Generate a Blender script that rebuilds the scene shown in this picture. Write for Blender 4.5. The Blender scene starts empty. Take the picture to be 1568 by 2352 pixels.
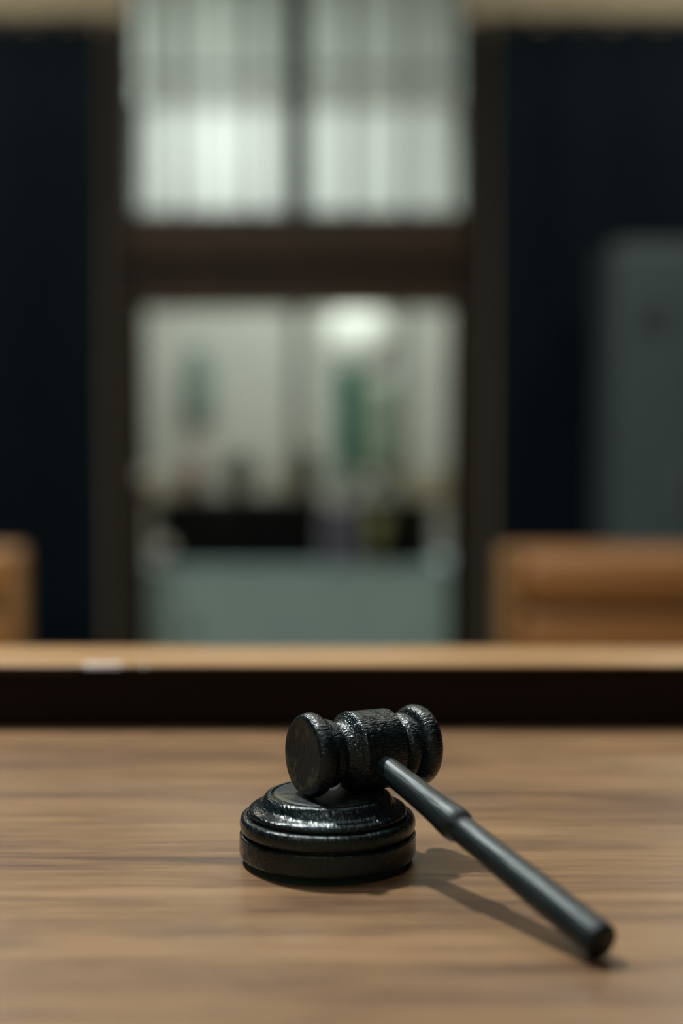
import bpy, bmesh, math, random
from mathutils import Vector, Matrix, noise
random.seed(7)
PI = math.pi
C = bpy.context.scene.collection
T = 1.05                       # height of the bench worktop
FPX = 2352 * 50 / 36.0         # focal length in pixels
HOR = 976.0                    # row of the horizon

# ------------------------------------------------------------------ helpers
def link(o, parent=None):
    C.objects.link(o)
    if parent: o.parent = parent
    return o

def obj(name, bm, mats, parent=None, smooth=None, loc=None, rot=None):
    me = bpy.data.meshes.new(name)
    bmesh.ops.recalc_face_normals(bm, faces=bm.faces)
    bm.to_mesh(me); bm.free()
    if not isinstance(mats, (list, tuple)): mats = [mats]
    for m in mats: me.materials.append(m)
    if smooth is not None:
        for p in me.polygons: p.use_smooth = True
        me.set_sharp_from_angle(angle=math.radians(smooth))
    o = bpy.data.objects.new(name, me)
    if loc: o.location = loc
    if rot: o.rotation_euler = rot
    return link(o, parent)

def thing(name, label, cat, loc=(0, 0, 0), rotz=0, group=None):
    o = bpy.data.objects.new(name, None)
    o.location = loc; o.rotation_euler = (0, 0, rotz)
    o.empty_display_size = 0.05
    o['label'] = label; o['category'] = cat
    if group: o['group'] = group
    return link(o)

def tag(o, label, cat, group=None):
    o['label'] = label; o['category'] = cat
    if group: o['group'] = group
    return o

def struct(name, bm, m, parent=None, **k):
    o = obj(name, bm, m, parent, **k)
    if parent is None: o['kind'] = 'structure'
    return o

def box(bm, x0, x1, y0, y1, z0, z1, bev=0.0, seg=2):
    r = bmesh.ops.create_cube(bm, size=1.0)
    vs = r['verts']
    for v in vs:
        v.co = Vector(((x0+x1)/2 + v.co.x*(x1-x0), (y0+y1)/2 + v.co.y*(y1-y0), (z0+z1)/2 + v.co.z*(z1-z0)))
    if bev:
        es = {e for v in vs for e in v.link_edges}
        bmesh.ops.bevel(bm, geom=list(es), offset=bev, segments=seg, profile=0.5, affect='EDGES')
    return bm

def B_(*a, **k): return box(bmesh.new(), *a, **k)

def lathe(prof, seg=96, wob=0.0, bm=None, mat=None, M=None):
    """prof: list of (r, z), r==0 closes at the axis"""
    bm = bm or bmesh.new()
    rings = []
    for r, z in prof:
        if r < 1e-7:
            rings.append([bm.verts.new((0, 0, z))])
        else:
            ring = []
            for i in range(seg):
                a = 2*PI*i/seg
                rr = r*(1+wob*noise.noise(Vector((math.cos(a)*2, math.sin(a)*2, z*60))))
                ring.append(bm.verts.new((rr*math.cos(a), rr*math.sin(a), z)))
            rings.append(ring)
    for k in range(len(rings)-1):
        a, b = rings[k], rings[k+1]
        for i in range(seg):
            j = (i+1) % seg
            if len(a) == 1 and len(b) == 1: continue
            if len(a) == 1: f = bm.faces.new((a[0], b[j], b[i]))
            elif len(b) == 1: f = bm.faces.new((a[i], a[j], b[0]))
            else: f = bm.faces.new((a[i], a[j], b[j], b[i]))
            if mat: f.material_index = mat(k)
    if M: bmesh.ops.transform(bm, matrix=M, verts=[v for r in rings for v in r])
    return bm

def tube(bm, pts, r, seg=12):
    pts = [Vector(p) for p in pts]
    rings = []
    for i, p in enumerate(pts):
        d = (pts[min(i+1, len(pts)-1)] - pts[max(i-1, 0)]).normalized()
        q = Vector((0, 0, 1)).rotation_difference(d)
        rings.append([bm.verts.new(p + q @ Vector((r*math.cos(2*PI*k/seg), r*math.sin(2*PI*k/seg), 0))) for k in range(seg)])
    for a, b in zip(rings, rings[1:]):
        for k in range(seg): bm.faces.new((a[k], a[(k+1) % seg], b[(k+1) % seg], b[k]))
    bm.faces.new(rings[0][::-1]); bm.faces.new(rings[-1])
    return bm

def catmull(P, n=6):
    out = []
    for i in range(len(P)-1):
        p0 = P[max(i-1, 0)]; p1 = P[i]; p2 = P[i+1]; p3 = P[min(i+2, len(P)-1)]
        for k in range(n):
            t = k/n
            out.append(tuple(0.5*((2*b)+(-a+c)*t+(2*a-5*b+4*c-d)*t*t+(-a+3*b-3*c+d)*t**3) for a, b, c, d in zip(p0, p1, p2, p3)))
    out.append(P[-1])
    return out

# ------------------------------------------------------------------ materials
def nmat(name):
    m = bpy.data.materials.new(name); m.use_nodes = True
    nt = m.node_tree
    return m, nt, nt.nodes['Principled BSDF']

def plain(name, col, rough=0.5, var=0.12, scale=20, metal=0, spec=0.5, bump=0.0, stretch=(1, 1, 1), coat=0):
    m, nt, p = nmat(name)
    N = nt.nodes; L = nt.links
    tc = N.new('ShaderNodeTexCoord'); mp = N.new('ShaderNodeMapping'); mp.inputs['Scale'].default_value = stretch
    L.new(tc.outputs['Object'], mp.inputs[0])
    nz = N.new('ShaderNodeTexNoise'); nz.inputs['Scale'].default_value = scale; nz.inputs['Detail'].default_value = 4
    L.new(mp.outputs[0], nz.inputs['Vector'])
    cr = N.new('ShaderNodeValToRGB')
    cr.color_ramp.elements[0].position = 0.3; cr.color_ramp.elements[1].position = 0.7
    cr.color_ramp.elements[0].color = tuple(c*(1-var) for c in col)+(1,)
    cr.color_ramp.elements[1].color = tuple(c*(1+var) for c in col)+(1,)
    L.new(nz.outputs[0], cr.inputs[0]); L.new(cr.outputs[0], p.inputs['Base Color'])
    p.inputs['Roughness'].default_value = rough; p.inputs['Metallic'].default_value = metal
    p.inputs['Specular IOR Level'].default_value = spec
    p.inputs['Coat Weight'].default_value = coat
    if bump:
        b = N.new('ShaderNodeBump'); b.inputs['Strength'].default_value = bump; b.inputs['Distance'].default_value = 0.002
        L.new(nz.outputs[0], b.inputs['Height']); L.new(b.outputs[0], p.inputs['Normal'])
    return m

def bench_wood(name, stops, rough=0.33, grain=1.0, spec=0.5, coat=0.0, smoky=0.0):
    m, nt, p = nmat(name); N = nt.nodes; L = nt.links
    tc = N.new('ShaderNodeTexCoord')
    def mapped(sc, loc=(0, 0, 0), rz=0):
        mp = N.new('ShaderNodeMapping'); mp.inputs['Scale'].default_value = sc
        mp.inputs['Location'].default_value = loc; mp.inputs['Rotation'].default_value = (0, 0, rz)
        L.new(tc.outputs['Object'], mp.inputs[0]); return mp
    def nz(mp, s, d, dist=0, rough_=0.55):
        n = N.new('ShaderNodeTexNoise'); n.inputs['Scale'].default_value = s; n.inputs['Detail'].default_value = d
        n.inputs['Distortion'].default_value = dist; n.inputs['Roughness'].default_value = rough_
        L.new(mp.outputs[0], n.inputs['Vector']); return n
    big = nz(mapped((2.2, 17, 17), (3.1, 1.7, 0), 0.015), 1.6, 3, 0.7)     # broad cathedral figure
    mid = nz(mapped((3.0, 60, 60), (0, 0.4, 0), -0.01), 2.2, 5, 0.5, 0.62)
    fine = nz(mapped((16, 330, 330), (0, 0, 0)), 2.4, 6, 0.3, 0.7)         # pores
    def mul(a, k):
        q = N.new('ShaderNodeMath'); q.operation = 'MULTIPLY'; L.new(a, q.inputs[0]); q.inputs[1].default_value = k; return q.outputs[0]
    def add(a, b):
        q = N.new('ShaderNodeMath'); q.operation = 'ADD'; L.new(a, q.inputs[0]); L.new(b, q.inputs[1]); return q.outputs[0]
    s = add(add(mul(big.outputs[0], 0.42), mul(mid.outputs[0], 0.34)), mul(fine.outputs[0], 0.24*grain))
    smoke = nz(mapped((5.5, 17, 17), (0.35, 0.9, 0)), 1.5, 4, 0.4, 0.6)
    cr = N.new('ShaderNodeValToRGB'); el = cr.color_ramp.elements
    el[0].position = stops[0][0]; el[0].color = stops[0][1]+(1,)
    el[1].position = stops[-1][0]; el[1].color = stops[-1][1]+(1,)
    for q, c in stops[1:-1]:
        e = el.new(q); e.color = c+(1,)
    L.new(s, cr.inputs[0])
    sr = N.new('ShaderNodeMapRange'); sr.inputs['From Min'].default_value = 0.53; sr.inputs['From Max'].default_value = 0.74; sr.inputs['To Max'].default_value = smoky
    L.new(smoke.outputs[0], sr.inputs['Value'])
    smx = N.new('ShaderNodeMixRGB'); smx.inputs[2].default_value = (0.045, 0.034, 0.028, 1)
    L.new(sr.outputs[0], smx.inputs[0]); L.new(cr.outputs[0], smx.inputs[1]); L.new(smx.outputs[0], p.inputs['Base Color'])
    p.inputs['Roughness'].default_value = rough; p.inputs['Specular IOR Level'].default_value = spec
    p.inputs['Coat Weight'].default_value = coat; p.inputs['Coat Roughness'].default_value = 0.22
    rr = N.new('ShaderNodeMapRange'); rr.inputs['To Min'].default_value = rough-0.05; rr.inputs['To Max'].default_value = rough+0.09
    L.new(fine.outputs[0], rr.inputs['Value']); L.new(rr.outputs[0], p.inputs['Roughness'])
    b = N.new('ShaderNodeBump'); b.inputs['Strength'].default_value = 0.12; b.inputs['Distance'].default_value = 0.0006
    L.new(fine.outputs[0], b.inputs['Height']); L.new(b.outputs[0], p.inputs['Normal'])
    return m

def ebony(name, sc, rz=0.0, rings=0.0, worn=0.0, strength=0.6, rough=0.3, base=(0.0022, 0.0058, 0.0075), light=(0.009, 0.016, 0.019), coat=0.0, spec=0.42, wornc=(0.075, 0.068, 0.038), dist=0.0005):
    """black stained turned wood: open grain along one axis, lacquered"""
    m, nt, p = nmat(name); N = nt.nodes; L = nt.links
    tc = N.new('ShaderNodeTexCoord')
    def mapped(s, rot=(0, 0, 0)):
        mp = N.new('ShaderNodeMapping'); mp.vector_type = 'POINT'
        r0 = N.new('ShaderNodeMapping'); r0.inputs['Rotation'].default_value = rot
        L.new(tc.outputs['Object'], r0.inputs[0]); L.new(r0.outputs[0], mp.inputs[0])
        mp.inputs['Scale'].default_value = s; return mp
    n1 = N.new('ShaderNodeTexNoise'); n1.inputs['Scale'].default_value = 1; n1.inputs['Detail'].default_value = 0.6
    L.new(mapped(sc, (0, 0, rz)).outputs[0], n1.inputs['Vector'])
    n2 = N.new('ShaderNodeTexNoise'); n2.inputs['Scale'].default_value = 1; n2.inputs['Detail'].default_value = 1
    L.new(mapped(tuple(q*0.22 for q in sc), (0, 0, rz+0.1)).outputs[0], n2.inputs['Vector'])
    h = N.new('ShaderNodeMath'); h.operation = 'MULTIPLY_ADD'; L.new(n2.outputs[0], h.inputs[0]); h.inputs[1].default_value = 0.8; L.new(n1.outputs[0], h.inputs[2])
    out = h.outputs[0]
    if rings:
        n3 = N.new('ShaderNodeTexNoise'); n3.inputs['Scale'].default_value = 1; n3.inputs['Detail'].default_value = 2
        L.new(mapped((25, 25, 1500)).outputs[0], n3.inputs['Vector'])
        q = N.new('ShaderNodeMath'); q.operation = 'MULTIPLY_ADD'; L.new(n3.outputs[0], q.inputs[0]); q.inputs[1].default_value = rings; L.new(out, q.inputs[2]); out = q.outputs[0]
    b = N.new('ShaderNodeBump'); b.inputs['Strength'].default_value = strength; b.inputs['Distance'].default_value = dist; p.inputs['Specular Tint'].default_value = (0.82, 0.96, 1.0, 1)
    L.new(out, b.inputs['Height']); L.new(b.outputs[0], p.inputs['Normal']); L.new(b.outputs[0], p.inputs['Coat Normal'])
    cr = N.new('ShaderNodeValToRGB'); cr.color_ramp.elements[0].position = 0.4; cr.color_ramp.elements[1].position = 0.66
    cr.color_ramp.elements[0].color = base+(1,); cr.color_ramp.elements[1].color = light+(1,)
    L.new(n1.outputs[0], cr.inputs[0])
    col = cr.outputs[0]
    if worn:
        w = N.new('ShaderNodeTexNoise'); w.inputs['Scale'].default_value = 75; w.inputs['Detail'].default_value = 5; w.inputs['Roughness'].default_value = 0.65
        L.new(tc.outputs['Object'], w.inputs['Vector'])
        wr = N.new('ShaderNodeMapRange'); wr.inputs['From Min'].default_value = 0.50; wr.inputs['From Max'].default_value = 0.66; wr.inputs['To Max'].default_value = worn
        L.new(w.outputs[0], wr.inputs['Value'])
        mx = N.new('ShaderNodeMixRGB'); mx.inputs[2].default_value = wornc+(1,)
        L.new(wr.outputs[0], mx.inputs[0]); L.new(col, mx.inputs[1]); col = mx.outputs[0]
    L.new(col, p.inputs['Base Color'])
    p.inputs['Roughness'].default_value = rough; p.inputs['Specular IOR Level'].default_value = spec
    p.inputs['Coat Weight'].default_value = coat; p.inputs['Coat Roughness'].default_value = 0.15
    return m

def emit(name, col, s):
    m, nt, p = nmat(name)
    p.inputs['Base Color'].default_value = col+(1,)
    p.inputs['Emission Color'].default_value = col+(1,); p.inputs['Emission Strength'].default_value = s
    return m

def glass(name, tint=(0.93, 0.97, 0.95), k=1.0):
    m, nt, p = nmat(name); N = nt.nodes; L = nt.links
    N.remove(p)
    tr = N.new('ShaderNodeBsdfTransparent'); tr.inputs[0].default_value = tint+(1,)
    gl = N.new('ShaderNodeBsdfGlossy'); gl.inputs['Roughness'].default_value = 0.03
    fr = N.new('ShaderNodeFresnel'); fr.inputs[0].default_value = 1.45
    mx = N.new('ShaderNodeMixShader'); kf = N.new('ShaderNodeMath'); kf.operation = 'MULTIPLY'; kf.inputs[1].default_value = k
    L.new(fr.outputs[0], kf.inputs[0]); L.new(kf.outputs[0], mx.inputs[0]); L.new(tr.outputs[0], mx.inputs[1]); L.new(gl.outputs[0], mx.inputs[2])
    L.new(mx.outputs[0], N['Material Output'].inputs[0])
    return m

def translucent(name, col, trans, tfac=0.6, vary=0.0):
    m, nt, p = nmat(name); N = nt.nodes; L = nt.links
    p.inputs['Base Color'].default_value = col+(1,); p.inputs['Roughness'].default_value = 0.8
    t = N.new('ShaderNodeBsdfTranslucent'); t.inputs[0].default_value = trans+(1,)
    mx = N.new('ShaderNodeMixShader'); mx.inputs[0].default_value = tfac
    tc = N.new('ShaderNodeTexCoord'); mp = N.new('ShaderNodeMapping'); mp.inputs['Scale'].default_value = (90, 90, 3)
    nz = N.new('ShaderNodeTexNoise'); nz.inputs['Scale'].default_value = 4
    L.new(tc.outputs['Object'], mp.inputs[0]); L.new(mp.outputs[0], nz.inputs['Vector'])
    b = N.new('ShaderNodeBump'); b.inputs['Strength'].default_value = 0.1; L.new(nz.outputs[0], b.inputs['Height']); L.new(b.outputs[0], p.inputs['Normal'])
    L.new(p.outputs[0], mx.inputs[1]); L.new(t.outputs[0], mx.inputs[2]); L.new(mx.outputs[0], N['Material Output'].inputs[0])
    return m

M = {}
M['top'] = bench_wood('walnut_worktop', [(0.36, (0.075, 0.043, 0.030)), (0.44, (0.144, 0.080, 0.043)), (0.51, (0.216, 0.124, 0.060)), (0.62, (0.290, 0.176, 0.090))], rough=0.34, spec=0.5, coat=0.35, smoky=0.6)
M['ledge'] = bench_wood('ledge_wood', [(0.36, (0.20, 0.115, 0.05)), (0.5, (0.33, 0.195, 0.09)), (0.66, (0.42, 0.26, 0.13))], rough=0.3)
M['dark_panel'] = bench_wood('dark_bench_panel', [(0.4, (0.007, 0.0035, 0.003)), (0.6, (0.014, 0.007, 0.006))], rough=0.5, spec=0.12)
M['ebony_head'] = ebony('black_wood_head', (1500, 1500, 420), rings=0.45, strength=1.0, rough=0.19, dist=0.00045, coat=0.0, spec=0.5)
M['ebony_face'] = ebony('black_wood_end_grain', (1300, 160, 400), rz=0.9, worn=0.85, strength=0.5, rough=0.5, spec=0.3)
M['ebony_block'] = ebony('black_wood_block', (1900, 210, 650), rz=-0.35, strength=1.0, rough=0.22, dist=0.0004, coat=0.0, spec=0.5)
M['ebony_btop'] = ebony('black_wood_block_top', (1300, 160, 500), rz=-0.9, worn=0.9, strength=0.7, rough=0.5, spec=0.3)
M['ebony_handle'] = ebony('black_wood_handle', (900, 900, 60), strength=0.32, rough=0.45, spec=0.40, base=(0.005, 0.0095, 0.012), light=(0.014, 0.021, 0.024), dist=0.0007)
M['felt'] = plain('green_felt', (0.002, 0.018, 0.014), 0.95, 0.3, 900, bump=0.3)
M['navy'] = plain('navy_curtain', (0.0018, 0.0072, 0.014), 0.85, 0.2, 40, spec=0.2, stretch=(1, 1, 0.1))
M['cream'] = plain('cream_wall', (0.42, 0.37, 0.27), 0.8, 0.05, 6)
M['white_wall'] = plain('office_white_wall', (0.60, 0.61, 0.56), 0.8, 0.04, 5)
M['ceil'] = plain('ceiling_paint', (0.5, 0.5, 0.46), 0.9, 0.03, 6)
M['floor'] = bench_wood('floor_boards', [(0.4, (0.04, 0.025, 0.016)), (0.6, (0.08, 0.05, 0.03))], rough=0.45)
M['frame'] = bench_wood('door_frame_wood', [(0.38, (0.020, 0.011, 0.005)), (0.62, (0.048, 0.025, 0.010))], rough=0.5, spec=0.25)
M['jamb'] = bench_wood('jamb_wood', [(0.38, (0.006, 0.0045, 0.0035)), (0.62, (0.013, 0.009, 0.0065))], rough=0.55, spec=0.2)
M['glass'] = glass('clear_glass')
M['trans_glass'] = glass('dusty_transom_glass'); M['trans_glass'].node_tree.nodes['Glossy BSDF'].inputs['Roughness'].default_value = 0.27
M['slat'] = translucent('blind_fabric', (0.74, 0.73, 0.72), (0.86, 0.87, 0.86), 0.66)
M['shade'] = translucent('roller_shade_fabric', (0.66, 0.66, 0.63), (0.90, 0.91, 0.89), 0.88)
M['teal_metal'] = plain('green_grey_metal', (0.05, 0.085, 0.08), 0.5, 0.1, 10)
M['chrome'] = plain('chrome', (0.75, 0.76, 0.76), 0.16, 0.04, 30, metal=1)
M['cab'] = plain('white_laminate', (0.55, 0.54, 0.50), 0.45, 0.04, 8)
M['gap_dark'] = plain('gap_shade_colour', (0.10, 0.12, 0.10), 0.6, 0.1, 8)
M['grey_desk'] = plain('grey_desk_panel', (0.56, 0.69, 0.72), 0.55, 0.05, 4)
M['black'] = plain('black_plastic', (0.003, 0.005, 0.006), 0.7, 0.2, 30, spec=0.1)
M['lilac'] = plain('lilac_plastic', (0.16, 0.13, 0.21), 0.6, 0.08, 10)
M['mustard'] = plain('mustard_glaze', (0.55, 0.50, 0.24), 0.35, 0.06, 20)
M['green'] = plain('green_cloth', (0.004, 0.11, 0.072), 0.85, 0.08, 20)
M['sage'] = plain('sage_cloth', (0.26, 0.31, 0.24), 0.9, 0.1, 14)
M['slate'] = plain('slate_cloth', (0.20, 0.26, 0.24), 0.9, 0.1, 14)
M['leaf'] = plain('olive_leaf', (0.13, 0.135, 0.05), 0.6, 0.3, 30)
M['tan'] = plain('tan_wicker', (0.30, 0.24, 0.13), 0.8, 0.25, 90, bump=0.5)
M['pink'] = plain('dusty_pink_card', (0.42, 0.27, 0.24), 0.7, 0.05, 20)
M['beige'] = plain('beige_card', (0.48, 0.42, 0.30), 0.8, 0.05, 20)
M['leather'] = plain('tan_leather', (0.23, 0.098, 0.028), 0.45, 0.12, 60, bump=0.25, spec=0.45)
M['chair_wood'] = bench_wood('chair_wood', [(0.38, (0.18, 0.088, 0.030)), (0.62, (0.27, 0.14, 0.052))], rough=0.35)
M['locker'] = plain('grey_steel', (0.06, 0.092, 0.10), 0.5, 0.05, 6)
M['locker_dark'] = plain('dark_steel', (0.025, 0.035, 0.038), 0.5, 0.05, 6)
M['spot_glow'] = emit('bright_spot_glow', (1.0, 1.0, 0.93), 0.1)
M['tube_light'] = emit('glowing_diffuser', (0.92, 1.0, 0.97), 4.0)
M['brass'] = plain('dark_rail_metal', (0.03, 0.032, 0.035), 0.4, 0.1, 30, metal=1)
M['soil'] = plain('terracotta', (0.22, 0.13, 0.09), 0.8, 0.1, 30)
M['tape'] = glass('clear_tape', (0.86, 0.85, 0.87), 0.17)
M['tape'].node_tree.nodes['Glossy BSDF'].inputs['Roughness'].default_value = 0.35

def px(xp, yp, d):
    """size helper: width across and height above the floor of a pixel's ray at distance d"""
    return (xp-784)*d/FPX, T+0.2135 + (HOR-yp)*d/FPX

# ------------------------------------------------------------------ judge's bench
bench = thing('judge_bench', "judge's bench with a brown walnut worktop and a raised wooden ledge across its front", 'bench', (0, 0.65, 0))
def at(o, x=0, y=0, z=0): o.location = (x, y, z); return o
def part(name, bm, m, t, **k):
    """part built in world coordinates, brought into its thing's frame"""
    R = t.matrix_basis.inverted()
    bmesh.ops.transform(bm, matrix=R, verts=bm.verts)
    return obj(name, bm, m, t, **k)
part('worktop', B_(-1.5, 1.5, 0.24, 0.997, T-0.032, T, bev=0.002), M['top'], bench)
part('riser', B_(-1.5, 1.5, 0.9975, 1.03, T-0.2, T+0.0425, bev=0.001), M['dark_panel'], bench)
LZ = T+0.0445
o = part('ledge', B_(-1.5, 1.5, 0.9945, 1.083, LZ-0.0018, LZ, bev=0.0007, seg=3), M['ledge'], bench, smooth=40)
o['label'] = 'lighter brown ledge board'
bm = bmesh.new(); box(bm, -1.5, -0.187, 0.9945, 0.9973, LZ-0.0058, LZ-0.0020, bev=0.0004)
part('edge_strip', bm, M['frame'], bench)
part('front_panel', B_(-1.5, 1.5, 1.0305, 1.055, 0, LZ-0.0020), M['frame'], bench)
for s in (-1, 1):
    part('side_panel', B_(min(s*1.47, s*1.5), max(s*1.47, s*1.5), 0.28, 0.996, 0, T-0.0322), M['frame'], bench)

# clear tape on the ledge's near edge
tp = bmesh.new()
def tape(bm, x0, x1):
    n = 28; prev = None
    for i in range(n+1):
        x = x0+(x1-x0)*i/n
        w = 0.0005*abs(math.sin(i*1.9))
        ring = [bm.verts.new((x, 1.0010, LZ+0.0004+w)), bm.verts.new((x, 0.9965, LZ+0.0005+w)), bm.verts.new((x, 0.9942, LZ-0.0006)), bm.verts.new((x, 0.9940, LZ-0.0018))]
        if prev:
            for k in range(3): bm.faces.new((prev[k], ring[k], ring[k+1], prev[k+1]))
        prev = ring
tape(tp, -0.183, -0.155)
o = obj('clear_tape', tp, M['tape'], smooth=60)
sm = o.modifiers.new('thickness', 'SOLIDIFY'); sm.thickness = 0.00012
tag(o, 'longer crinkled strip of clear tape stuck on the near edge of the ledge', 'tape', 'tape scraps on the ledge edge')
tp = bmesh.new(); tape(tp, -0.1425, -0.137)
o = obj('clear_tape', tp, M['tape'], smooth=60)
sm = o.modifiers.new('thickness', 'SOLIDIFY'); sm.thickness = 0.00012
tag(o, 'tiny scrap of clear tape on the ledge edge, right of the longer strip', 'tape', 'tape scraps on the ledge edge')

# ------------------------------------------------------------------ sound block
BX, BY = -0.0068, 0.6887
K = 0.9*0.01
blk = thing('sound_block', 'round black turned wooden sound block lying on the bench under the gavel head', 'sound block', (BX, BY, T))
felt = [(0, 0.0), (4.58, 0.0), (4.60, 0.03), (4.60, 0.36), (0, 0.36)]
obj('felt_pad', lathe([(r*K, z*K) for r, z in felt], 96), M['felt'], blk)['label'] = 'dark green felt pad'
P0 = [(0, 0.37), (4.60, 0.37), (4.72, 0.40), (4.79, 0.47), (4.81, 0.56), (4.81, 1.50), (4.79, 1.57), (4.72, 1.61), (4.60, 1.61), (4.44, 1.60), (4.42, 1.66)]
tor = [(4.46+0.34*math.sin(a)**0.75, 2.13-0.45*math.cos(a)) for a in [PI*i/18 for i in range(1, 18)]]
P1 = [(4.42, 2.58), (4.36, 2.50), (4.30, 2.46), (4.27, 2.50), (4.29, 2.62), (4.34, 2.72), (4.34, 2.80), (4.26, 2.91), (4.10, 3.00), (3.92, 3.05), (3.76, 3.12), (3.63, 3.24), (3.54, 3.40), (3.44, 3.56), (3.32, 3.67), (3.20, 3.72),
      (3.09, 3.72), (3.06, 3.68), (3.03, 3.60), (2.98, 3.60), (2.95, 3.70), (2.91, 3.735), (2.6, 3.745), (1.4, 3.75), (0, 3.75)]
prof = P0+tor+P1
kt = len(prof)-6
bm = lathe([(r*K, z*K) for r, z in prof], 160, wob=0.0018, mat=lambda k: 1 if k >= kt else 0)
obj('turned_body', bm, [M['ebony_block'], M['ebony_btop']], blk, smooth=50)

# ------------------------------------------------------------------ gavel
S = 0.01
Lh = 6.98
near = Vector((-1.22, -1.15, 5.43)); 
axis = Vector((6.10, 3.50, -0.22)).normalized()
cen = near + axis*Lh/2
endc = Vector((11.06, -13.40, 0.765))
gv = thing('gavel', 'black wooden gavel resting on the sound block, handle sloping down to the bench', 'gavel', (BX+endc.x*S, BY+endc.y*S, T))
off = Vector((endc.x, endc.y, 0))
hp = [(0, 0.05), (1.55, 0.03), (1.74, 0.0), (1.86, 0.05), (1.97, 0.18), (2.03, 0.40), (2.03, 0.58), (1.97, 0.76), (1.84, 0.90), (1.72, 0.98), (1.60, 1.02), (1.52, 1.06), (1.51, 1.10), (1.58, 1.14), (1.66, 1.19),
      (1.67, 1.34), (1.63, 1.52), (1.54, 1.66), (1.46, 1.74), (1.35, 1.77), (1.31, 1.82), (1.36, 1.87), (1.42, 1.93), (1.46, 2.05), (1.55, 2.20), (1.70, 2.34), (1.84, 2.44), (1.91, 2.50), (1.87, 2.53), (1.88, 2.56), (1.935, 2.60), (1.95, 2.70)]
hp2 = [(r, Lh-z) for r, z in hp[::-1]]
hp2 = [(1.96, Lh-2.25), (1.93, Lh-2.16), (1.72, Lh-2.06), (1.56, Lh-1.98), (1.50, Lh-1.92)] + [(r, z) for r, z in hp2 if z > Lh-1.75]
prof = hp + [(1.95, 3.1), (1.95, Lh/2), (1.95, Lh-2.5)] + hp2
def fm(k): return 1 if k < 2 or k >= len(prof)-3 else 0
Q = Vector((0, 0, 1)).rotation_difference(axis)
head = obj('head', lathe([(r*S, (z-Lh/2)*S) for r, z in prof], 160, wob=0.0015, mat=fm), [M['ebony_head'], M['ebony_face']], gv, smooth=48)
head.rotation_mode = 'QUATERNION'; head.rotation_quaternion = Q
head.location = (cen-off)*S
hd = endc-cen; Lhd = hd.length
hpf = [(0.0, 1.2), (0.59, 1.25), (0.60, 2.2), (0.62, 3.4), (0.645, 4.8), (0.68, 5.9), (0.72, 6.5), (0.775, 7.0), (0.795, 7.35), (0.79, 7.6), (0.765, 7.82), (0.69, 7.98), (0.65, 8.05), (0.64, 8.4), (0.66, 10), (0.70, 12), (0.745, 14), (0.775, 16.0)]
hpf += [(0.79, Lhd-0.5), (0.79, Lhd-0.14), (0.77, Lhd-0.05), (0.72, Lhd), (0.3, Lhd+0.01), (0, Lhd+0.01)]
hn = obj('handle', lathe([(r*S, z*S) for r, z in hpf], 72, wob=0.006), M['ebony_handle'], gv, smooth=50)
hn.rotation_mode = 'QUATERNION'; hn.rotation_quaternion = Vector((0, 0, 1)).rotation_difference(hd.normalized())
hn.location = (cen-off)*S

# ------------------------------------------------------------------ room shell
WY = 6.0
ZT = 3.40
struct('floor', B_(-3.2, 3.2, -1.6, 10.2, -0.1, 0), M['floor'])
struct('ceiling', B_(-3.2, 3.2, -1.6, 10.2, ZT, ZT+0.1), M['ceil'])
struct('wall_left', B_(-3.3, -3.2, -1.6, 10.2, 0, ZT), M['navy'])
struct('wall_right', B_(3.2, 3.3, -1.6, 10.2, 0, ZT), M['navy'])
struct('wall_rear', B_(-3.2, 3.2, -1.7, -1.6, 0, ZT), M['cream'])
xl, xr = px(303, 0, WY)[0], px(1062, 0, WY)[0]      # door and transom opening
ztb = px(0, 503, WY)[1]                             # sill of the transom
bm = bmesh.new()
box(bm, -3.2, xl-0.09, WY+0.02, WY+0.14, 0, ZT); box(bm, xr+0.09, 3.2, WY+0.02, WY+0.14, 0, ZT)
box(bm, xl-0.09, xr+0.09, WY+0.02, WY+0.14, 3.25, ZT)
box(bm, xl-0.09, xl, WY+0.02, WY+0.14, 2.945, 3.25); box(bm, xr, xr+0.09, WY+0.02, WY+0.14, 2.945, 3.25)
struct('wall_back', bm, M['cream'])
# door frame: two jambs, transom bar
fr = bpy.data.objects.new('trim_1', None); fr['kind'] = 'structure'; fr.location = ((xl+xr)/2, WY, 0); link(fr)
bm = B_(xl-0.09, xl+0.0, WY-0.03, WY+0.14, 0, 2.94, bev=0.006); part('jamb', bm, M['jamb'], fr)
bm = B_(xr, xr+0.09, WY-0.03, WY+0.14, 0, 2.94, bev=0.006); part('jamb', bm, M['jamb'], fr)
part('transom_bar', B_(xl+0.001, xr-0.001, WY-0.05, WY+0.10, ztb-0.195, ztb, bev=0.012), M['frame'], fr)
part('head_board', B_(xl+0.001, xr-0.001, WY+0.03, WY+0.10, ztb-0.30, ztb-0.197), M['frame'], fr)
# glazed door under the bar
dz = ztb-0.302
door = bpy.data.objects.new('door_1', None); door['kind'] = 'structure'; door.location = (xl+0.03, WY+0.04, 0); link(door)
dl, dr = xl+0.004, xr-0.004
part('top_rail', B_(dl, dr, WY+0.02, WY+0.065, dz-0.082, dz, bev=0.004), M['frame'], door)
part('stile', B_(dl, dl+0.05, WY+0.02, WY+0.065, 0.01, dz-0.083, bev=0.004), M['frame'], door)
part('stile', B_(dr-0.05, dr, WY+0.02, WY+0.065, 0.01, dz-0.083, bev=0.004), M['frame'], door)
part('bottom_rail', B_(dl+0.051, dr-0.051, WY+0.02, WY+0.065, 0.01, 0.16, bev=0.004), M['frame'], door)
part('glass_pane', B_(dl+0.051, dr-0.051, WY+0.038, WY+0.046, 0.161, dz-0.083), M['glass'], door)
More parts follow.
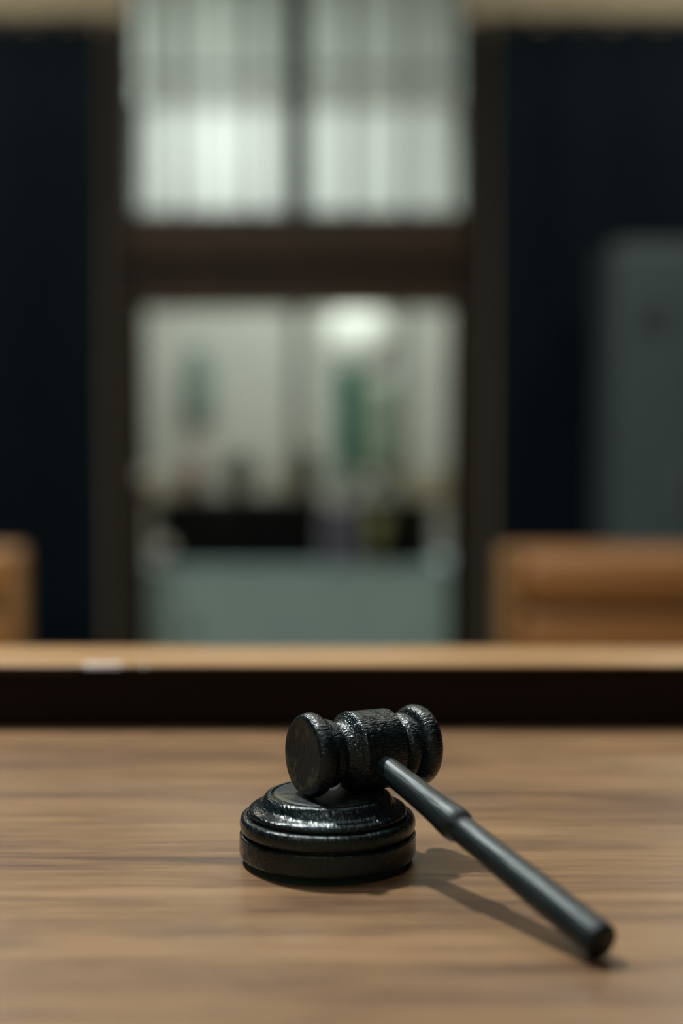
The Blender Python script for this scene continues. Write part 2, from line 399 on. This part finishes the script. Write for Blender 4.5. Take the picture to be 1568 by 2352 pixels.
# chrome pull handle on the left stile
hx, hz1 = px(340, 1093, WY); _, hz2 = px(0, 1258, WY)
bm = bmesh.new()
tube(bm, [(hx, WY+0.02, hz1), (hx, WY-0.02, hz1), (hx+0.01, WY-0.045, hz1-0.03), (hx+0.04, WY-0.045, hz2+0.03), (hx+0.07, WY-0.02, hz2), (hx+0.07, WY+0.04, hz2)], 0.011, 16)
for zz, xx in ((hz1, hx), (hz2, hx+0.07)):
    lathe([(0, -0.01), (0.024, -0.01), (0.024, 0.0), (0.018, 0.008), (0, 0.01)], 24, bm=bm, M=Matrix.Translation((xx, WY+0.012, zz)) @ Matrix.Rotation(PI/2, 4, 'X'))
ph = part('pull_handle', bm, M['chrome'], door, smooth=60)
bm = bmesh.new()
for zz, xx in ((hz1, hx), (hz2, hx+0.07)):
    lathe([(0, -0.004), (0.034, -0.004), (0.034, 0.0), (0.030, 0.005), (0, 0.006)], 28, bm=bm, M=Matrix.Translation((xx, WY-0.048, zz)) @ Matrix.Rotation(PI/2, 4, 'X'))
rs = part('glint_disc', bm, M['cab'], door, smooth=60); rs['label'] = 'round pale discs standing in for glints on the handle'  # added discs whose pale colour stands in for glints on the chrome
ph['label'] = 'chrome pull handle'
# transom window
win = bpy.data.objects.new('window_1', None); win['kind'] = 'structure'; win.location = ((xl+xr)/2, WY, ztb); link(win)
bm = bmesh.new()
box(bm, xl+0.001, xr-0.001, WY+0.03, WY+0.08, ztb+0.001, ztb+0.028); box(bm, xl+0.001, xr-0.001, WY+0.03, WY+0.08, 3.21, 3.249)
box(bm, xl+0.001, xl+0.02, WY+0.03, WY+0.08, ztb+0.028, 3.21); box(bm, xr-0.02, xr-0.001, WY+0.03, WY+0.08, ztb+0.028, 3.21)
part('window_frame', bm, M['teal_metal'], win)
mx0, mx1 = px(652, 0, WY)[0], px(708, 0, WY)[0]
part('mullion', B_(mx0, mx1, WY+0.025, WY+0.085, ztb+0.028, 3.21), M['teal_metal'], win)
for a, b in ((xl+0.02, mx0), (mx1, xr-0.02)):
    part('glass_pane', B_(a+0.0005, b-0.0005, WY+0.05, WY+0.056, ztb+0.0285, 3.2095), M['trans_glass'], win)

# steel grille between the glass and the blinds
gr = thing('window_grille', 'dark steel grille of thin and thick upright bars behind the transom glass', 'grille', ((xl+xr)/2, WY+0.115, ztb+0.001))
for xq, rq in ((350, .006), (417, .017), (460, .005), (535, .005), (578, .017), (640, .007), (722, .006), (806, .016), (860, .004), (930, .017), (1015, .010)):
    xb_ = px(xq, 0, WY+0.115)[0]
    bm = bmesh.new(); tube(bm, [(xb_, WY+0.108, ztb+0.002), (xb_, WY+0.108, 3.245)], rq, 12)
    part('bar', bm, M['teal_metal'], gr, smooth=60)
zc = px(0, 180, WY+0.13)[1]
part('crossbar', B_(xl+0.003, xr-0.003, WY+0.126, WY+0.130, zc-0.010, zc+0.010), M['teal_metal'], gr)

# vertical blinds behind the transom glass
yb = WY+0.19
def blind(xa, xb, label):
    t = thing('vertical_blind', label, 'blind', ((xa+xb)/2, yb, 3.27), group='vertical blinds behind the transom')
    part('head_rail', B_(xa-0.01, xb+0.01, yb-0.02, yb+0.02, 3.255, 3.29), M['cab'], t)
    n = 8; w = (xb-xa)/n
    for i in range(n):
        x = xa+w*(i+0.5)
        bm = bmesh.new(); prev = None
        ang = 0.35+0.25*math.sin(i*2.3)
        for k in range(9):
            u = -0.5+k/8; c = 0.006*math.cos(u*PI)
            p = Vector((u*w*1.04, c)); p = Matrix.Rotation(ang, 2) @ p
            r = [bm.verts.new((x+p.x, yb+p.y, 3.25)), bm.verts.new((x+p.x, yb+p.y, ztb+0.03))]
            if prev: bm.faces.new((prev[0], r[0], r[1], prev[1]))
            prev = r
        part('slat', bm, M['slat'], t, smooth=60)
    return t
blind(xl+0.03, (mx0+mx1)/2-0.03, 'pale vertical blind behind the left pane of the transom window')
blind((mx0+mx1)/2+0.03, xr-0.03, 'pale vertical blind behind the right pane of the transom window')
# roller shade half lowered beyond the blinds
zs = px(0, 247, WY+0.3)[1]; zs2 = px(0, 182, WY+0.3)[1]
sh = thing('roller_shade', 'translucent grey roller shade covering the upper half of the transom window', 'shade', ((xl+xr)/2, WY+0.3, 3.3))
part('cloth', B_(xl-0.02, xr+0.02, WY+0.2985, WY+0.3, zs, 3.28), M['shade'], sh)
part('stitched_seam', B_(xl-0.02, xr+0.02, WY+0.2975, WY+0.3015, zs2-0.012, zs2+0.006), M['teal_metal'], sh)
bm = bmesh.new()
for a in (xl-0.034, xr+0.030): part('bracket', B_(a, a+0.004, WY+0.26, WY+0.34, 3.27, ZT), M['cab'], sh)
bm = bmesh.new(); tube(bm, [(xl-0.03, WY+0.3, 3.305), (xr+0.03, WY+0.3, 3.305)], 0.026, 20); part('roller', bm, M['cab'], sh, smooth=60)

# dark curtains
def curtain(xa, xb, y, z0, z1, m, label, name='curtain', amp=0.035, wl=0.16, group=None, cat='curtain', seed=0):
    bm = bmesh.new(); n = int((xb-xa)/0.01); prev = None
    for i in range(n+1):
        x = xa+(xb-xa)*i/n
        col = []
        for j in range(7):
            z = z0+(z1-z0)*j/6
            f = 1-0.35*j/6
            yy = y+amp*f*math.sin(2*PI*x/wl+0.8*math.sin(x*5+seed)+0.15*j)+0.012*math.sin(x*23+seed)
            col.append(bm.verts.new((x, yy, z)))
        if prev:
            for j in range(6): bm.faces.new((prev[j], col[j], col[j+1], prev[j+1]))
        prev = col
    t = thing(name, label, cat, ((xa+xb)/2, y, z0), group=group)
    o = part('cloth', bm, m, t, smooth=60)
    s = o.modifiers.new('thickness', 'SOLIDIFY'); s.thickness = 0.002
    bm = bmesh.new(); tube(bm, [(xa-0.02, y, z1+0.018), (xb+0.02, y, z1+0.018)], 0.014, 14)
    part('rail', bm, M['brass'], t, smooth=60)
    return t
curtain(-2.9, xl-0.105, WY-0.10, 0.03, 2.90, M['navy'], 'dark navy curtain on the wall left of the door', group='dark curtains beside the door')
curtain(xr+0.105, 2.9, WY-0.10, 0.03, 2.90, M['navy'], 'dark navy curtain on the wall right of the door', seed=2, group='dark curtains beside the door')

# grey steel locker in the right corner
lx = px(1403, 0, 5.3)[0]; lz = px(0, 560, 5.3)[1]
lk = thing('steel_locker', 'tall grey steel locker standing before the dark curtain on the right', 'locker', (lx+0.45, 5.45, 0))
part('carcass', B_(lx, lx+0.9, 5.3, 5.7, 0.05, lz, bev=0.006), M['locker'], lk)
part('plinth', B_(lx+0.02, lx+0.88, 5.32, 5.68, 0.0, 0.049), M['locker_dark'], lk)
for k in range(3):
    a = lx+0.01+k*0.295
    d = part('door', B_(a, a+0.288, 5.278, 5.2985, 0.07, lz-0.03, bev=0.004), M['locker'], lk)
    bm = bmesh.new()
    for j in range(4): box(bm, 0.08, 0.21, -0.004, 0.0, lz-0.25-j*0.03, lz-0.24-j*0.03)
    v = obj('vent', bm, M['locker_dark'], d); v.location = (a-lk.location.x, 5.2775-lk.location.y, 0)
    h = obj('handle', B_(0.24, 0.258, -0.018, 0.0, 0.95, 1.10, bev=0.004), M['chrome'], d); h.location = (a-lk.location.x, 5.2775-lk.location.y, 0)

# ------------------------------------------------------------------ chairs below the bench
def chair(loc, label):
    t = thing('leather_chair', label, 'chair', loc, group='tan leather chairs below the bench')
    def P(n, bm, m, **k): return obj(n, bm, m, t, **k)
    P('seat', B_(-0.27, 0.27, -0.30, 0.22, 0.40, 0.50, bev=0.035, seg=5), M['leather'], smooth=50)
    P('upper_back_cushion', B_(-0.262, 0.262, 0.17, 0.262, 0.845, 0.975, bev=0.036, seg=6), M['leather'], smooth=50)
    P('lower_back_cushion', B_(-0.262, 0.262, 0.18, 0.262, 0.52, 0.84, bev=0.032, seg=6), M['leather'], smooth=50)
    P('back_frame', B_(-0.30, 0.30, 0.263, 0.29, 0.40, 0.985, bev=0.01, seg=3), M['chair_wood'], smooth=50)
    for s in (-1, 1):
        P('back_stile', B_(min(s*0.266, s*0.31), max(s*0.266, s*0.31), 0.19, 0.262, 0.40, 0.985, bev=0.012, seg=4), M['chair_wood'], smooth=50)
        bm = bmesh.new(); box(bm, min(s*0.275, s*0.33), max(s*0.275, s*0.33), -0.26, 0.186, 0.63, 0.665, bev=0.012, seg=3); box(bm, min(s*0.285, s*0.32), max(s*0.285, s*0.32), -0.25, -0.20, 0.44, 0.629)
        P('armrest', bm, M['chair_wood'], smooth=50)
        for y in (-0.27, 0.22):
            bm = lathe([(0, 0), (0.018, 0), (0.026, 0.39), (0, 0.39)], 16)
            P('leg', bm, M['chair_wood'], smooth=50, loc=(s*0.235, y, 0))
    return t
CHY = 3.0
chair((px(1150, 0, 3.2)[0]+0.31, CHY, 0.02), 'tan leather chair right of the door, its back showing above the ledge')
chair((px(48, 0, 3.2)[0]-0.31, CHY, 0.02), 'tan leather chair cut off by the left edge of the photo')
for o in bpy.data.objects:
    if o.name.startswith('leather_chair'): o.location.z = 0.0

# ------------------------------------------------------------------ office beyond the glass door
OY = 9.6
struct('wall_office', B_(-3.2, 3.2, OY, OY+0.1, 0, ZT), M['white_wall'])
def cabinet(x0, x1, label, m='cab'):
    xa = px(x0, 0, 9.2)[0]; xb = px(x1, 0, 9.2)[0]
    t = thing('tall_cabinet', label, 'cabinet', ((xa+xb)/2, 9.4, 0), group='white cabinets in the far room')
    part('carcass', B_(xa, xb, 9.22, 9.59, 0, 2.25, bev=0.004), M['cab'], t)
    c = (xa+xb)/2
    d = part('door', B_(xa+0.004, xb-0.004, 9.198, 9.2185, 0.08, 2.24, bev=0.003), M['cab'], t)
    h = obj('handle', B_(-0.008, 0.008, -0.02, 0, 0.9, 1.1, bev=0.003), M['chrome'], d); h.location = (xb-0.05-t.location.x, 9.1975-t.location.y, 0)
    return t
cabinet(318, 666, 'wide white cabinet at the left of the far room, beyond the glass door')
cabinet(696, 914, 'white cabinet behind the narrow green banner, in the middle of the far room')
cabinet(934, 1120, 'white cabinet at the right end of the far room')
bm = bmesh.new()
for a, b in ((668, 694), (916, 932)):
    box(bm, px(a, 0, 9.2)[0], px(b, 0, 9.2)[0], 9.24, 9.595, 0, 2.25)
struct('gap_shade', bm, M['gap_dark'])  # dark filler put in for the shade in the gaps between cabinets
# hanging things
def hang_cloth(name, xc, yc, w, h, d, m, label, cat, depth=0.05):
    x, z = px(xc, yc, d); W = w*d/FPX; H = h*d/FPX
    bm = bmesh.new(); prev = None; n = 24
    for i in range(n+1):
        u = i/n-0.5; colm = []
        for j in range(9):
            v = j/8
            taper = 0.55+0.45*min(1, v*2.5) if cat == 'jacket' else 1
            colm.append(bm.verts.new((x+u*W*taper, d-depth*0.5*math.cos(u*PI)-0.008*math.sin(u*22), z+H/2-v*H)))
        if prev:
            for j in range(8): bm.faces.new((prev[j], colm[j], colm[j+1], prev[j+1]))
        prev = colm
    t = thing(name, label, cat, (x, d, z+H/2))
    o = part('cloth', bm, m, t, smooth=60); s = o.modifiers.new('thickness', 'SOLIDIFY'); s.thickness = 0.004
    bm = bmesh.new(); tube(bm, [(x-W*0.3, d-depth*0.3, z+H/2+0.006), (x+W*0.3, d-depth*0.3, z+H/2+0.006)], 0.007, 10)
    part('hanging_rod', bm, M['chrome'], t, smooth=60)
    return t
hang_cloth('hanging_jacket', 458, 880, 70, 170, 9.15, M['slate'], 'slate grey jacket hanging on the left cabinet in the far room', 'jacket')
hang_cloth('hanging_banner', 800, 960, 60, 236, 9.12, M['green'], 'narrow deep green banner hanging in the far room', 'banner', 0.03)
hang_cloth('hanging_coat', 878, 980, 78, 200, 9.14, M['sage'], 'sage green coat hanging just right of the green banner', 'coat')
# made-up round lamp standing in for a reflected lamp glow
lx_, lz_ = px(822, 768, 9.1)
t = thing('glow_spot', 'round made-up lamp standing in for a bright glow high on the middle cabinet of the far room', 'lamp', (lx_, 9.19, lz_))
obj('back_plate', lathe([(0, 0), (0.13, 0), (0.13, 0.02), (0, 0.02)], 40), M['chrome'], t, rot=(PI/2, 0, 0))
obj('glow_dome', lathe([(0, 0.1), (0.08, 0.095), (0.15, 0.075), (0.19, 0.045), (0.20, 0.021), (0, 0.021)], 40), M['spot_glow'], t, smooth=50, rot=(PI/2, 0, 0))

# sideboard with clutter
SY = 8.5; sx0 = px(300, 0, SY)[0]; sx1 = px(1075, 0, SY)[0]; sz = 0.80
t = thing('sideboard', 'long low pale sideboard carrying clutter in the far room', 'sideboard', ((sx0+sx1)/2, SY+0.2, 0))
part('top', B_(sx0-0.02, sx1+0.02, SY-0.02, SY+0.42, sz-0.03, sz, bev=0.004), M['tan'], t)
part('carcass', B_(sx0, sx1, SY, SY+0.4, 0.0, sz-0.0302), M['cab'], t)
for k in range(4):
    a = sx0+(sx1-sx0)*k/4
    d = part('door', B_(a+0.004, a+(sx1-sx0)/4-0.004, SY-0.018, SY-0.0005, 0.08, sz-0.035), M['cab'], t)
SI = SY+0.08
def plant(xp, top, w, label):
    x, z = px(xp, top, SI)
    t = thing('potted_plant', label, 'plant', (x, SI+0.05, sz), group='potted plants on the sideboard')
    obj('pot', lathe([(0, 0.0), (0.05, 0.0), (0.068, 0.10), (0.072, 0.105), (0.066, 0.11), (0, 0.1)], 28), M['soil'], t, smooth=40)
    bm = bmesh.new(); rnd = random.Random(xp)
    H = z-sz
    for i in range(320):
        a = rnd.random()*2*PI; rr = w/2*math.sqrt(rnd.random()); hh = 0.1+rnd.random()*(H-0.1)*(1-0.5*(rr/(w/2))**2)
        c = Vector((rr*math.cos(a), rr*math.sin(a)*0.7, hh)); d = Vector((math.cos(a), math.sin(a), rnd.uniform(-0.2, 0.6))).normalized()*0.045
        s = d.cross(Vector((0, 0, 1))).normalized()*0.018
        v = [bm.verts.new(c-d), bm.verts.new(c+s), bm.verts.new(c+d), bm.verts.new(c-s)]
        bm.faces.new(v)
    obj('foliage', bm, M['leaf'], t)
    bm = bmesh.new()
    for k in range(5): tube(bm, [(0, 0, 0.09), (0.02*math.cos(k*1.3), 0.02*math.sin(k*1.3), 0.09+H*0.3), (w*0.25*math.cos(k*1.3), w*0.2*math.sin(k*1.3), 0.09+H*0.45)], 0.004, 6)
    obj('stem', bm, M['leaf'], t)
plant(548, 1030, 0.24, 'bushy olive green plant on the sideboard, left of centre')
plant(705, 1025, 0.17, 'darker potted plant on the sideboard, just left of the banner')
plant(438, 1082, 0.08, 'small potted plant on the sideboard beside the pink folders')
def bx_item(name, x0, x1, ytop, m, label, cat, d=SI, base=sz, depth=0.12, group=None, lid=None):
    xa = px(x0, 0, d)[0]; xb = px(x1, 0, d)[0]; z = px(0, ytop, d)[1]
    t = thing(name, label, cat, ((xa+xb)/2, d, base), group=group)
    part('body', B_(xa, xb, d-depth/2, d+depth/2, base, z-(0.012 if lid else 0), bev=0.008), m, t, smooth=40)
    if lid: part('lid', B_(xa-0.004, xb+0.004, d-depth/2-0.004, d+depth/2+0.004, z-0.0118, z, bev=0.003), lid, t)
    return t
for k, (a, b, top) in enumerate(((404, 420, 1062), (422, 438, 1055), (440, 456, 1064))):
    bx_item('paper_folder', a+55-40, b+55-40, top-15, M['pink'], ('dusty pink folder on the sideboard, leftmost of three', 'dusty pink folder on the sideboard, middle and tallest of three', 'dusty pink folder on the sideboard, rightmost of three beside the small plant')[k], 'folder', group='pink folders on the sideboard', d=SI+0.22)
bx_item('wicker_basket', 628, 654, 1068, M['tan'], 'tan wicker basket standing before the bushy plants on the sideboard', 'basket', lid=M['beige'], d=SI+0.02, depth=0.12)
bx_item('card_box', 352, 405, 1082, M['beige'], 'beige cardboard box at the left end of the sideboard', 'box', lid=M['beige'], group='beige boxes on the sideboard')
bx_item('card_box', 930, 1028, 1078, M['beige'], 'wider beige cardboard box at the right end of the sideboard', 'box', lid=M['beige'], group='beige boxes on the sideboard')
bx_item('grey_binder', 770, 800, 1060, M['slate'], 'slate grey binder on the sideboard below the green banner', 'binder')
# small opal globe lamp on the sideboard
gx, gz = px(855, 1105, SI)
t = thing('globe_lamp', 'small pale globe table lamp on the sideboard, right of the banner', 'lamp', (gx, SI, sz))
hh = gz-sz
obj('base', lathe([(0, 0), (0.045, 0), (0.045, 0.012), (0.01, 0.02), (0.01, max(hh-0.04, 0.03)), (0, max(hh-0.04, 0.03))], 28), M['chrome'], t, smooth=40)
obj('globe', lathe([(0, hh-0.05)]+[(0.05*math.sin(a), hh-0.05*math.cos(a)) for a in [PI*i/12 for i in range(1, 12)]]+[(0, hh+0.05)], 28), M['cab'], t, smooth=60)

# grey desk just behind the glass
GY = 6.75; gx0 = px(335, 0, GY)[0]; gx1 = px(1075, 0, GY)[0]; gz = px(0, 1301, GY)[1]
t = thing('reception_desk', 'grey desk with a solid front panel just behind the glass door', 'desk', ((gx0+gx1)/2, GY+0.3, 0))
part('desktop', B_(gx0-0.01, gx1+0.01, GY-0.015, GY+0.6, gz-0.028, gz, bev=0.004), M['grey_desk'], t)
part('front_panel', B_(gx0, gx1, GY, GY+0.02, 0.02, gz-0.0285), M['grey_desk'], t)
for a in (gx0, gx1-0.022): part('side_panel', B_(a, a+0.022, GY+0.021, GY+0.58, 0.0, gz-0.0285), M['grey_desk'], t)
bx_item('equipment_case', 366, 738, 1140, M['black'], 'long black equipment case on the grey desk, left of the lilac box', 'case', d=GY+0.22, base=gz, depth=0.24, lid=M['black'], group='black cases on the grey desk')
bx_item('equipment_case', 822, 992, 1148, M['black'], 'shorter black equipment case on the grey desk, right of the lilac box', 'case', d=GY+0.22, base=gz, depth=0.24, lid=M['black'], group='black cases on the grey desk')
bx_item('lilac_box', 742, 818, 1158, M['lilac'], 'dull lilac box between the two black cases', 'box', d=GY+0.1, base=gz, depth=0.16, lid=M['lilac'])
yx, yz = px(863, 1188, GY-0.03)
t = thing('mustard_cup', 'mustard yellow cup standing in front of the shorter black case', 'cup', (px(866, 0, GY+0.02)[0], GY+0.02-0.012+0.0, gz))
r = 0.038
t.location.y = GY+0.045
pz = 0.16
obj('bowl', lathe([(0, 0.0), (0.030, 0.0), (0.032, 0.006), (0.009, 0.016), (0.009, 0.11), (0.030, 0.13), (0.047, 0.16), (0.052, 0.25), (0.048, 0.25), (0.043, 0.16), (0, 0.138)], 32), M['mustard'], t, smooth=50)

# ------------------------------------------------------------------ lamps
def area(name, loc, size, power, col, rot=(0, 0, 0), sy=None, disk=False, spread=None):
    l = bpy.data.lights.new(name, 'AREA'); l.energy = power; l.color = col
    l.shape = 'DISK' if disk else ('RECTANGLE' if sy else 'SQUARE'); l.size = size
    if sy: l.size_y = sy
    if spread: l.spread = spread
    o = bpy.data.objects.new(name, l); o.location = loc; o.rotation_euler = rot; link(o)
    return o
key = Vector((BX-0.86, BY+0.97, ZT-0.05))
def downlight(p, power, label):
    t = thing('downlight', label, 'lamp', (p.x, p.y, ZT), group='ceiling downlights')
    obj('trim_ring', lathe([(0.085, 0), (0.085, -0.02), (0.105, -0.02), (0.11, 0), (0.085, 0)], 48), M['chrome'], t, smooth=40)
    area('downlight_lamp', p, 0.15, power, (0.97, 0.98, 0.93), disk=True)
downlight(key, 104, 'round ceiling downlight above the bench')
downlight(Vector((key.x+0.1, -0.9, ZT-0.05)), 11, 'weak round ceiling downlight added behind the bench for glints')  # weak unseen lamp added for glints on the gavel
def panel_light(x, y, sx, sy, power, col, label, z=ZT, cat='lamp'):
    t = thing('ceiling_panel_light', label, cat, (x, y, z), group='ceiling panel lights')
    bm = bmesh.new()
    box(bm, -sx/2-0.03, sx/2+0.03, -sy/2-0.03, -sy/2, -0.05, 0); box(bm, -sx/2-0.03, sx/2+0.03, sy/2, sy/2+0.03, -0.05, 0)
    box(bm, -sx/2-0.03, -sx/2, -sy/2, sy/2, -0.05, 0); box(bm, sx/2, sx/2+0.03, -sy/2, sy/2, -0.05, 0)
    obj('frame', bm, M['cab'], t)
    area('panel_lamp', (x, y, z-0.03), sx, power, col, sy=sy)
panel_light(-0.1, 1.05, 1.6, 0.5, 9, (0.84, 0.97, 1.0), 'unseen ceiling fill panel added directly above the bench')  # soft fill added out of view over the bench
panel_light(0.2, 2.5, 1.8, 0.3, 25, (1.0, 0.90, 0.74), 'unseen ceiling fill panel added above the leather chairs')  # warm unseen panel added to brighten the chairs
panel_light(-0.6, 7.4, 1.2, 0.3, 60, (0.97, 1.0, 0.96), 'ceiling panel light in the far room, near the door')
panel_light(0.1, 8.6, 1.2, 0.3, 34, (0.97, 1.0, 0.94), 'ceiling panel light in the far room, near the cabinets')

def pendant(x, y, label):  # unseen globes added to brighten the upper back wall and door frame
    t = thing('fill_globe', label, 'lamp', (x, y, ZT), group='added fill globes before the back wall')
    obj('canopy', lathe([(0, 0), (0.05, 0), (0.05, -0.02), (0, -0.025)], 24), M['brass'], t)
    bm = bmesh.new(); tube(bm, [(0, 0, -0.02), (0, 0, -0.17)], 0.006, 8); obj('stem', bm, M['brass'], t)
    obj('globe', lathe([(0, -0.35)]+[(0.09*math.sin(a), -0.26-0.09*math.cos(a)) for a in [PI*i/16 for i in range(1, 16)]]+[(0, -0.17)], 32), M['fill_glow'], t, smooth=60)
M['fill_glow'] = emit('fill_globe_glow', (1.0, 0.92, 0.74), 88)
pendant(-1.75, 4.7, 'added glowing fill globe left of the door')
pendant(1.55, 4.7, 'added glowing fill globe right of the door')

w = bpy.data.worlds.new('World'); bpy.context.scene.world = w; w.use_nodes = True
w.node_tree.nodes['Background'].inputs[0].default_value = (0.02, 0.03, 0.035, 1)
w.node_tree.nodes['Background'].inputs[1].default_value = 1

# ------------------------------------------------------------------ camera
cd = bpy.data.cameras.new('camera'); cam = bpy.data.objects.new('camera', cd); link(cam)
cd.sensor_fit = 'VERTICAL'; cd.sensor_height = 36; cd.sensor_width = 24; cd.lens = 50
cam.location = (0, 0, T+0.2135); cam.rotation_euler = (math.radians(90-3.5), 0, 0)
cd.dof.use_dof = True; cd.dof.focus_distance = 0.695; cd.dof.aperture_fstop = 2.2
cd.clip_start = 0.02
sc = bpy.context.scene
sc.camera = cam
sc.view_settings.view_transform = 'Standard'; sc.view_settings.look = 'None'
sc.view_settings.gamma = 1; sc.view_settings.exposure = 0.0
sc.view_settings.use_curve_mapping = False
